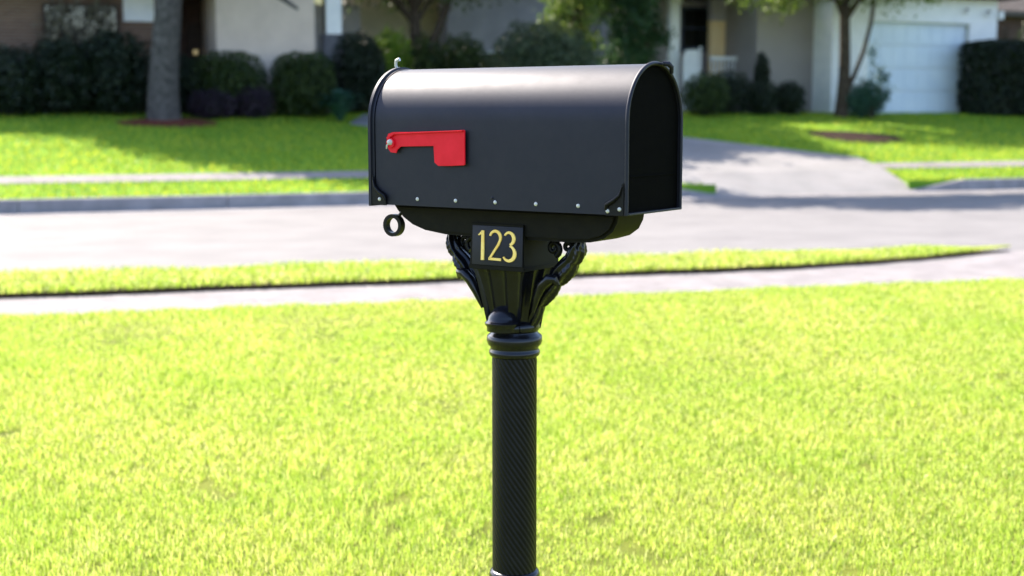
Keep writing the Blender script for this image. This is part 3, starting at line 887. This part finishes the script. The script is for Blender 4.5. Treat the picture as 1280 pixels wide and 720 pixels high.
def window(root, a0, a1, sf, z0, z1, frame_m, out=.05, mull=True, glassm=None, sill=True):
    b = .07
    bx = [(a0, a0 + b, sf - out, sf + .02, z0, z1), (a1 - b, a1, sf - out, sf + .02, z0, z1), (a0 + b, a1 - b, sf - out, sf + .02, z1 - b, z1), (a0 + b, a1 - b, sf - out, sf + .02, z0, z0 + b)]
    zm = (z0 + z1) / 2
    if mull: bx.append((a0 + b, a1 - b, sf - out * .8, sf + .01, zm - .03, zm + .03))
    w = multi('window', root, bx, frame_m)
    ra, rs = W2F(root.location); rz = root.location.z
    part('pane', root, a0 + b, a1 - b, sf - .025, sf - .012, z0 + b, z1 - b, glassm or M['glass'], parent=w)
    if sill: part('sill', root, a0 - .05, a1 + .05, sf - out - .05, sf - .003, z0 - .07, z0 - .003, frame_m, parent=w)
    return w

def lamp_on(root, a, s, z, r=.07, glow=True, col='darkwood'):
    ra, rs = W2F(root.location); rz = root.location.z
    x, y, zz = a - ra, s - rs, z - rz
    bm = bmesh.new(); tube(bm, [(x, y - .004, zz + r), (x, y - .07, zz + r * 1.6), (x, y - .13, zz + r * 1.3)], .012, 6)
    lathe(bm, [(r * .9, zz + r * .7), (r * .5, zz + r * 1.15), (.01, zz + r * 1.4)], 10, x, y - .13)
    f = link('wall_lamp', bm, M[col], root)
    bm = bmesh.new(); lathe(bm, [(r * .35, zz - r), (r * .75, zz - r * .8), (r * .8, zz + r * .66)], 10, x, y - .13)
    link('lamp_glass', bm, M['lamp'] if glow else M['white'], f, smooth=50)

# ---- house with brown brick and a cream wing (left)
FA = Face(11.6); FW = Face(10.9)
aL = FA.at(-260, 100)[0]; a157 = FA.at(157, 100)[0]; a195 = FA.at(195, 100)[0]; a225 = FA.at(225, 100)[0]; a272 = FA.at(272, 100)[0]
w0, w1 = FW.at(271, 60)[0], FW.at(394, 60)[0]
A = hroot('brick_house', (aL + w1) / 2, 14, label='brown brick house with a cream stucco wing at the left behind the hedges', cat='house')
gz = 1.0; EA = 4.15
win0, win1 = FA.at(54, 60)[0], FA.at(150, 60)[0]
part('brick_wall', A, aL, a225, 11.6, 19, gz, EA, M['brick'])
part('entry_wall', A, a225 + .003, w0 + .2, 12.9, 19, gz, EA, M['darkbrick'])
dr = part('door', A, FA.at(236, 60)[0] + .15, FA.at(262, 60)[0] + .2, 12.84, 12.93, gz + .32, 3.45, M['darkwood'])
bm = bmesh.new(); ra, rs = W2F(A.location)
tube(bm, [(FA.at(259, 60)[0] + .12 - ra, 12.78 - rs, 1.05), (FA.at(259, 60)[0] + .12 - ra, 12.84 - rs, 1.05)], .03, 8); link('handle', bm, M['chrome'], dr)
part('stucco_wing', A, w0, w1, 10.9, 18.6, gz, EA + .02, M['cream'])
window(A, win0, win1, 11.6, 1.95, 3.75, M['darkwood'])
wz = FA.at(175, 27)[1]
wn = window(A, a157, a195, 11.6, wz, 3.95, M['white'], glassm=M['white'], mull=False, sill=False)
gable('roof', A, aL, w1, 10.9, 19, EA, 1.7, M['shingle'], .25, hip=3.5)
lamp_on(A, FA.at(238, 62)[0] + .3, 12.9, FA.at(237, 62)[1], .065)
multi('downspout', A, [(FA.at(396, 50)[0], FA.at(402, 50)[0], 10.86, 10.98, gz, EA)], M['darkwood'])
# porch column on a gray pier at the right corner of that house
c0, c1 = FW.at(406, 20)[0], FW.at(425, 20)[0]; zc = FW.at(410, 43)[1]
part('porch_column', A, c0, c1, 10.75, 11.02, zc, EA, M['white'], bev=.01)
part('porch_pier', A, c0 - .08, c1 + .06, 10.70, 11.08, gz, zc, M['gray'], bev=.01)
part('porch_wall', A, w1 + .003, c1 + 1.5, 14.5, 18, gz, EA, M['lav'])

# ---- pale house behind the mailbox
FB = Face(17.0)
b0, bmid, b1_ = FB.at(432, 60)[0], FB.at(548, 60)[0], FB.at(700, 60)[0]
B = hroot('stucco_house', (b0 + b1_) / 2, 20, label='pale stucco house seen over the mailbox behind dark tree limbs', cat='house')
part('tan_wall', B, b0, bmid, 17, 24, 1.0, 5.0, M['tan'])
part('gray_wall', B, bmid + .003, FB.at(678, 60)[0], 16.2, 24, 1.0, 5.02, M['lav'])
part('brown_corner', B, FB.at(678, 60)[0] + .003, FB.at(694, 60)[0], 16.3, 24, 1.0, 5.0, M['brick'])
window(B, FB.at(585, 60)[0] , FB.at(640, 60)[0], 16.2, 1.9, 3.1, M['white'])
gable('roof', B, b0, b1_, 16.2, 24, 5.0, 2.2, M['shingle'], .5, hip=3)

# ---- white and gray house with porch and garage (right)
FP = Face(13.2); FG = Face(11.9); FR = Face(11.0)
p0 = FP.at(790, 60)[0]; p1 = FP.at(944, 60)[0]
g0_, g1_ = FG.at(946, 60)[0], FG.at(1040, 60)[0]
r0_, r1_ = FR.at(1040, 60)[0], FR.at(1245, 60)[0]
Hc = hroot('garage_house', (p0 + r1_) / 2, 15, label='gray and white house with a porch and white garage door at the right', cat='house')
EC = 4.55
part('porch_back_wall', Hc, p0, g0_ + .3, 14.6, 20, 1.0, EC, M['lav'])
part('siding_wall', Hc, g0_, g1_ + .3, 11.9, 20, 1.0, EC, M['siding'])
part('dark_corner_trim', Hc, FG.at(1029, 60)[0], g1_, 11.86, 11.898, 1.0, EC, M['gray'])
# garage wing as three wall pieces round the opening
gd0, gd1 = FR.at(1086, 60)[0], FR.at(1211, 60)[0]; gdt = FR.at(1150, 28)[1]
multi('garage_wall', Hc, [(r0_, gd0, 11.0, 11.25, 1.0, EC), (gd1, r1_, 11.0, 11.25, 1.0, EC), (gd0, gd1, 11.0, 11.25, gdt, EC), (r1_ - .25, r1_, 11.253, 20, 1.0, EC), (r0_, r0_ + .25, 11.253, 20, 1.0, EC)], M['white'])
gh = (gdt - 1.31) / 4
bxs = []
for i in range(4):
    z0 = 1.31 + gh * i + .006; z1 = 1.31 + gh * (i + 1) - .006
    bxs.append((gd0, gd1, 11.16, 11.2, z0, z1))
    for j in range(8):
        w = (gd1 - gd0) / 8; bxs.append((gd0 + j * w + .06, gd0 + (j + 1) * w - .06, 11.148, 11.162, z0 + .08, z1 - .08))
gd = multi('garage_door', Hc, bxs, M['gdoor'], bev=.006)
part('door_casing', Hc, gd0 - .12, gd1 + .12, 10.972, 10.997, gdt, gdt + .11, M['white'])
gable('roof', Hc, p0, g1_, 12.6, 20, EC, 2.2, M['shingle'], .5, hip=3)
gable('garage_roof', Hc, r0_, r1_, 11.0, 20, EC + .01, 1.9, M['shingle'], .45, along=False)
# porch: columns, wall piece with painted sun patch, window, rail
for pa, pb in ((838, 850), (931, 945)):
    k0, k1 = Face(12.9).at(pa, 40)[0], Face(12.9).at(pb, 40)[0]
    cm = multi('column', Hc, [(k0, k1, 12.9, 13.1, 1.3, EC), (k0 - .04, k1 + .04, 12.86, 13.14, 1.3, 1.5), (k0 - .04, k1 + .04, 12.86, 13.14, EC - .18, EC - .01)], M['white'], bev=.01)
part('porch_floor', Hc, p0, g0_ - .003, 11.95, 14.6, 1.1, 1.42, M['concrete'])
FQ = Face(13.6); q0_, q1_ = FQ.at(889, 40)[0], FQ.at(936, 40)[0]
part('sunpatch_wall', Hc, q0_, q1_ , 13.6, 13.8, FQ.at(900, 97)[1], FQ.at(900, 26)[1], M['sunpatch'])
part('wall_above', Hc, q0_, q1_, 13.6, 13.8, FQ.at(900, 26)[1] + .003, EC, M['lav'])
window(Hc, Face(14.6).at(851, 40)[0], Face(14.6).at(886, 40)[0], 14.6, Face(14.6).at(860, 62)[1], 4.4, M['bluetrim'])
rb = [(FP.at(882, 70)[0], FP.at(936, 70)[0], 12.93, 13.0, FP.at(900, 76)[1], FP.at(900, 71)[1])]
k = FP.at(884, 70)[0]
while k < FP.at(934, 70)[0]: rb.append((k, k + .035, 12.945, 12.985, 1.42, FP.at(900, 76)[1] - .002)); k += .12
multi('railing', Hc, rb, M['white'])
lamp_on(Hc, FR.at(1206, 15)[0], 11.0, FR.at(1206, 15)[1], .06, False); lamp_on(Hc, FR.at(1233, 18)[0], 11.0, FR.at(1233, 18)[1], .07, False)
part('gutter_end', Hc, r1_ + .002, r1_ + .16, 10.9, 11.2, FR.at(1240, 24)[1], FR.at(1240, 14)[1], M['white'], bev=.02)
# tall white slatted screen on the porch
FS = Face(12.4); x0s, x1s = FS.at(854, 80)[0], FS.at(876, 80)[0]; zt_s = FS.at(860, 58)[1]
ps = hroot('porch_screen', (x0s + x1s) / 2, 12.4, label='white slatted screen panel standing on the porch beside the left column', cat='screen')
sl = []; k = x0s + .05
while k < x1s - .1: sl.append((k, k + .07, 12.39, 12.41, 1.42, zt_s - .08 - .1 * abs(k - (x0s + x1s) / 2))); k += .085
multi('slats', ps, sl, M['white'])
multi('frame', ps, [(x0s, x0s + .045, 12.37, 12.43, 1.42, zt_s - .25), (x1s - .045, x1s, 12.37, 12.43, 1.42, zt_s), (x0s + .046, x1s - .046, 12.412, 12.44, 1.6, 1.68), (x0s + .046, x1s - .046, 12.412, 12.44, 2.5, 2.58)], M['white'])

# ---- neighbour's dark wall beyond the garage
FD = Face(13.5)
Dd = hroot('brick_house', FD.at(1350, 60)[0], 16, label='dark brown brick house glimpsed at the far right beyond the garage', cat='house')
part('brick_wall', Dd, FD.at(1262, 60)[0], FD.at(1262, 60)[0] + 12, 14.5, 22, 1.0, 4.4, M['darkbrick'])
gable('roof', Dd, FD.at(1262, 60)[0], FD.at(1262, 60)[0] + 12, 14.5, 22, 4.4, 2.2, M['shingle'], .5, hip=3)
# dark side fence between the two lots
fn = hroot('wooden_fence', FD.at(1258, 60)[0], 13.5, label='dark brown board fence between the garage and the far right house', cat='fence')
fb = []; k = r1_ + .02
while k < r1_ + 2.6: fb.append((k, k + .13, 13.5, 13.53, 1.2, 4.0 + random.uniform(-.02, .02))); k += .14
multi('boards', fn, fb, M['fencewood']); multi('rails', fn, [(r1_ + .02, r1_ + 2.6, 13.532, 13.58, z, z + .09) for z in (1.5, 2.6, 3.6)], M['fencewood'])

# ------------------------------------------------------------------ bushes
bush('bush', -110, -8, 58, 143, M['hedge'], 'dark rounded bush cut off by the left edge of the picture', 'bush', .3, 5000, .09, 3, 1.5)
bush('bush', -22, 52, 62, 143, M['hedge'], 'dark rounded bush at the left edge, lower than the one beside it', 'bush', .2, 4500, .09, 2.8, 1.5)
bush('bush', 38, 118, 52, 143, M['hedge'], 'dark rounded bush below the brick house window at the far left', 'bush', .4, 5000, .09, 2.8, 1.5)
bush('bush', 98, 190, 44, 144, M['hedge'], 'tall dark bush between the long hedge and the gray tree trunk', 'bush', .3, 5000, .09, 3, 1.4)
bush('shrub', 52, 108, -8, 80, M['dry'], 'loose pale brown shrub above the long hedge, left of two', 'shrub', 1.15, 1500, .10, 2, .8, base=141.5, lump=.25, core=False, group='pale shrubs before the brick house window')
bush('shrub', 102, 152, -12, 80, M['dry'], 'loose pale brown shrub above the long hedge, right of two', 'shrub', 1.2, 1400, .10, 2, .8, base=141.5, lump=.25, core=False, group='pale shrubs before the brick house window')
bush('bush', 205, 262, 72, 143, M['hedge'], 'dark low bush right beside the gray tree trunk by the brick entry', 'bush', .4, 3000, .08, 2.6, 1.1)
bush('bush', 240, 334, 66, 141, M['bushtop'], 'round clipped dark green bush before the cream wall, left of the gap', 'bush', .2, 5200, .08, 3, 1.5, lump=.05)
bush('bush', 340, 419, 67, 143, M['bushtop'], 'square clipped dark green bush at the right end of the cream wall', 'bush', .0, 6200, .08, 3.4, 1.3, lump=.04)
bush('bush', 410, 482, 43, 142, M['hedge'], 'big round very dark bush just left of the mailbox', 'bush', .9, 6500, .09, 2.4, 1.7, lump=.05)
bush('flower_bed', 232, 295, 112, 145, M['purple'], 'low purple flowers under the round clipped bush', 'flowers', -.5, 2500, .06, 2.2, .7)
bush('flower_bed', 285, 342, 108, 144, M['purple'], 'low purple flowers in the gap between the two clipped bushes', 'flowers', -.4, 2500, .06, 2.2, .7)
bush('bush', 462, 516, 39, 130, M['bushlight'], 'bright yellow green bush just above the left end of the mailbox', 'bush', 1.9, 3600, .09, 2.3, 1.6, base=141.5)
bush('bush', 500, 560, 46, 130, M['bushtop'], 'green rounded bush left of its twin above the mailbox roof', 'bush', 2.2, 4200, .09, 2.3, 1.7, base=141.5)
bush('bush', 545, 612, 45, 130, M['bushtop'], 'green rounded bush right of its twin above the mailbox roof', 'bush', 2.0, 4200, .09, 2.3, 1.7, base=141.5)
bush('bush', 610, 748, 30, 135, M['bushgray'], 'large gray green domed bush above the middle of the mailbox roof', 'bush', 1.0, 9500, .10, 2.2, 2.4, base=141.5, lump=.09)
# broad-leaved teal plant with long arching leaves
def arching_plant(px, py, h, w, label, n=60, m=M['tealleaf'], seed=3):
    g = spot(px, 9.0); root = empty('plant', g, 0, label=label, cat='plant')
    rnd = random.Random(seed); bm = bmesh.new()
    for i in range(n):
        a = rnd.uniform(0, 2 * PI); r = rnd.uniform(.3, 1) * w / 2; hh = h * rnd.uniform(.55, 1) * (1.1 - .5 * r / w * 2 * .8)
        u = Vector((math.cos(a), math.sin(a), 0)); s = Vector((-math.sin(a), math.cos(a), 0)); prev = None
        for k_ in range(6):
            t = k_ / 5; p = u * r * t ** 1.2 + Vector((0, 0, hh * math.sin(t * 2.0) / math.sin(PI / 2))); ww = .085 * math.sin(PI * (.12 + .86 * t)) + .002
            v = [bm.verts.new(p - s * ww), bm.verts.new(p + s * ww)]
            if prev: bm.faces.new((prev[0], prev[1], v[1], v[0]))
            prev = v
    link('leaves', bm, m, root, smooth=80); return root
arching_plant(424, 143, .8, 1.5, 'blue green arching plant at the foot of the square clipped bush')
# right side
bush('bush', 852, 912, 92, 141, M['bushtop'], 'round green bush in front of the white porch, leftmost there', 'bush', .0, 3500, .07, 2.3, 1.0)
bush('bush', 880, 942, 90, 142, M['hedge'], 'dark rounded bush below the painted sun patch of the porch wall', 'bush', .6, 3500, .07, 2.3, 1.1)
bush('shrub', 942, 962, 68, 140, M['hedge'], 'narrow upright dark shrub beside the right porch column', 'shrub', .6, 2200, .07, 2.6, .5)
bush('bush', 930, 974, 102, 141, M['hedge'], 'small dark bush at the foot of the gray siding, left of its twin', 'bush', .3, 2400, .07, 2.4, .9)
bush('bush', 966, 1008, 102, 139, M['hedge'], 'small dark reddish ball bush at the foot of the gray siding', 'bush', .3, 2400, .07, 2.2, .9)
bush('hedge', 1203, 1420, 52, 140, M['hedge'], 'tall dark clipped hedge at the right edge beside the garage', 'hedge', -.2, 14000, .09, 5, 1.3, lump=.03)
bush('bush', 1268, 1330, 18, 120, M['bushtop'], 'mid green bush top showing above the tall hedge at the right edge', 'bush', 1.9, 2600, .09, 2.2, 1.4, base=141.5)
bush('bush', 1052, 1108, 104, 146, M['tealleaf'], 'low blue green bush at the left side of the white garage door', 'bush', -.3, 2600, .07, 2.2, .9)
# airy young plant rising over that bush
g = spot(1090, 9.4); yp = empty('sapling', g, 0, label='thin leafy sapling standing before the white garage door', cat='sapling')
D = g.y; bm = bmesh.new(); P = []
rnd = random.Random(4)
for (dx, hh) in ((0, 1.8), (.22, 1.3), (-.18, 1.0), (.42, .72), (.36, 1.15)):
    tube(bm, [(0, 0, -.02), (dx * .5, 0, hh * .5), (dx, 0, hh)], [.015, .011, .005], 6)
    for i in range(170):
        t = rnd.choice([.45, .6, .78, .95, .98]) + rnd.gauss(0, .05); P.append((dx * t + rnd.gauss(0, .07), rnd.gauss(0, .07), hh * t + rnd.gauss(0, .05)))
link('stems', bm, M['barkdark'], yp, smooth=60)
V, F = leaves(np.array(P), .085); np_mesh('foliage', V, F, M['tealleaf'], yp)

# mulch: a ring at the gray trunk and an island on the right lawn
def mulch_bed(px, py, ra, rs_, m, label, name='mulch_bed', h=.05, skew=0):
    a0, s0 = far_as(px, py)
    V = []; F = []; NR_, NT = 6, 40
    for j in range(NR_ + 1):
        q = j / NR_
        for i in range(NT):
            t = 2 * PI * i / NT; w = 1 + .06 * math.sin(3 * t + px) + .04 * math.sin(7 * t)
            p = F2W(a0 + ra * q * w * math.cos(t), s0 + rs_ * q * w * math.sin(t), 0)
            p.z += .012 + h * (1 - q ** 2) + random.uniform(0, .015) * (1 - q); V.append(tuple(p))
    for j in range(NR_):
        for i in range(NT): F.append((j * NT + i, j * NT + (i + 1) % NT, (j + 1) * NT + (i + 1) % NT, (j + 1) * NT + i))
    return np_mesh(name, V, F, m, label=label, cat='mulch bed', kind='stuff')
mulch_bed(212, 154, 1.05, .75, M['redmulch'], 'reddish bark mulch round the foot of the gray tree trunk', h=.06)
mulch_bed(1070, 172, 1.15, 1.05, M['mulch'], 'oval of dark bark mulch alone on the right lawn', h=.07)

# ------------------------------------------------------------------ trees
g = far_hit(207, 152)
ex = np.random.default_rng(5).normal(size=(260, 3)) * np.array([.45, .3, .16]) + np.array([1.9, -.4, 3.12])
tree('oak_tree', g, 3.5, M['barkgray'], M['oak'], .33, [(-4.1, 4.1, 5.6, 3.1, 3.0, .8), (-1.6, 2.2, 5.5, 2.6, 2.6, .8), (.0, .9, 5.5, 3.0, 2.9, .8), (2.6, 3.4, 5.7, 2.6, 2.5, .9), (5.0, 4.6, 5.6, 2.6, 2.5, .9), (7.6, 6.0, 5.5, 2.4, 2.0, .9)],  # unseen crown lobes spread and shaped to shade the far lawn
     'stout gray tree trunk standing in red mulch on the left lawn', 120000, .21, (.2, 0), 16, seed=4, clump=.42, extra=ex,
     trunks=[([(.2, 0, 3.0), (1.0, -.2, 3.35), (1.9, -.4, 3.05), (2.55, -.5, 2.60), (2.95, -.5, 2.32)], [.12, .10, .085, .07, .03]),
             ([(1.9, -.4, 2.95), (2.2, -.45, 3.1), (2.9, -.5, 3.3)], [.07, .06, .05])])
g = F2W(W2F(Vector((12.3, 29.0, 0)))[0], W2F(Vector((12.3, 29.0, 0)))[1])  # added tree out of view; its flat canopy throws the road's shade band
tree('oak_tree', g, 4.2, M['barkgray'], M['oak'], .28, [(-10.8, -1.9, 5.5, 2.5, 1.8, .6), (-7.2, -1.6, 5.6, 2.6, 1.8, .6), (-3.6, -1.3, 5.7, 2.6, 1.8, .6), (0, -.8, 5.9, 2.5, 1.8, .7)],
     'added unseen oak right of the view, canopy shaped to shade the street', 50000, .21, (-.2, 0), 14, seed=15, clump=.4)
g = spot(522, 12.2)
tree('oak_tree', g, 2.5, M['barkdark'], M['oak'], .17, [(-.6, 0, 4.1, 3.0, 2.4, 1.4), (1.3, .4, 4.4, 2.2, 2.2, 1.3)], 'dark oak with forking limbs behind the bushes over the left of the mailbox', 17000, .15, (-.1, 0), 10, seed=9,
     trunks=[([(0, 0, .9), (.35, 0, 1.7), (.75, .1, 2.6), (.9, .1, 3.6)], [.11, .10, .09, .07])])
g = spot(728, 12.0)
tree('bushy_tree', g, 1.6, M['barkdark'], M['treelight'], .12, [(-.2, -.4, 2.6, .75, 1.0, 1.3), (.1, 0, 3.9, 1.1, 1.2, 1.1)], 'bright yellow green bushy tree over the right half of the mailbox', 8000, .12, (0, 0), 7, seed=6)
g = spot(792, 11.6)  # added dark tree standing in for the shaded side of the bright one
tree('bushy_tree', g, 1.5, M['barkdark'], M['shadeleaf'], .12, [(-.05, 0, 2.0, .85, 1.0, 1.5), (0, .2, 3.5, 1.0, 1.1, 1.2)], 'shaded side of the bushy tree as added dark green foliage left of the white porch column', 12000, .12, (0, 0), 8, seed=8)
g = spot(1053, 9.9)
tree('yard_tree', g, 2.9, M['barkdark'], M['treelight'], .17, [(-1.9, -.3, 4.0, 1.7, 1.7, 1.15), (1.3, 0, 4.2, 1.9, 2.0, 1.2), (0, .3, 5.0, 1.5, 1.5, .9)], 'slender brown yard tree with a forked trunk between siding and garage', 17000, .12, (.05, 0), 9, seed=12,
     trunks=[([(.05, -.05, .5), (.3, -.05, 1.1), (.52, -.05, 1.7), (.72, 0, 2.5), (.8, 0, 3.4)], [.07, .065, .06, .055, .04])])

# ------------------------------------------------------------------ light, camera, render settings
AZ = math.atan2(-.67, .74)                            # direction to the sun, from +Y towards -X
EL = R(43)
to = Vector((math.sin(AZ) * math.cos(EL), math.cos(AZ) * math.cos(EL), math.sin(EL)))
sun = bpy.data.lights.new('sun', 'SUN'); sun.energy = 4.9; sun.angle = R(.55); sun.color = (1, .90, .74)
so = bpy.data.objects.new('sun', sun); C.objects.link(so); so.rotation_euler = to.to_track_quat('Z', 'Y').to_euler()
w = bpy.data.worlds.new('World'); bpy.context.scene.world = w; w.use_nodes = True
nt = w.node_tree; bg = nt.nodes['Background']; sky = nt.nodes.new('ShaderNodeTexSky')
sky.sky_type = 'NISHITA'; sky.sun_disc = False; sky.sun_elevation = EL; sky.sun_rotation = AZ
sky.air_density = 1.0; sky.dust_density = 1.5
nt.links.new(sky.outputs[0], bg.inputs[0]); bg.inputs[1].default_value = .15

cam = bpy.data.cameras.new('camera'); co = bpy.data.objects.new('camera', cam); C.objects.link(co)
co.location = (0, 0, CAMH); co.rotation_euler = (PI / 2 - PITCH, 0, 0)
cam.sensor_width = 36; cam.lens = FPX / 1280 * 36; cam.clip_end = 1500; cam.clip_start = .05
cam.dof.use_dof = True; cam.dof.focus_distance = 2.3; cam.dof.aperture_fstop = 4.4
sc = bpy.context.scene; sc.camera = co
sc.view_settings.view_transform = 'Standard'; sc.view_settings.look = 'None'; sc.view_settings.exposure = 1.68; sc.view_settings.gamma = 1
sc.render.engine = 'CYCLES'
print('near blades', NG)
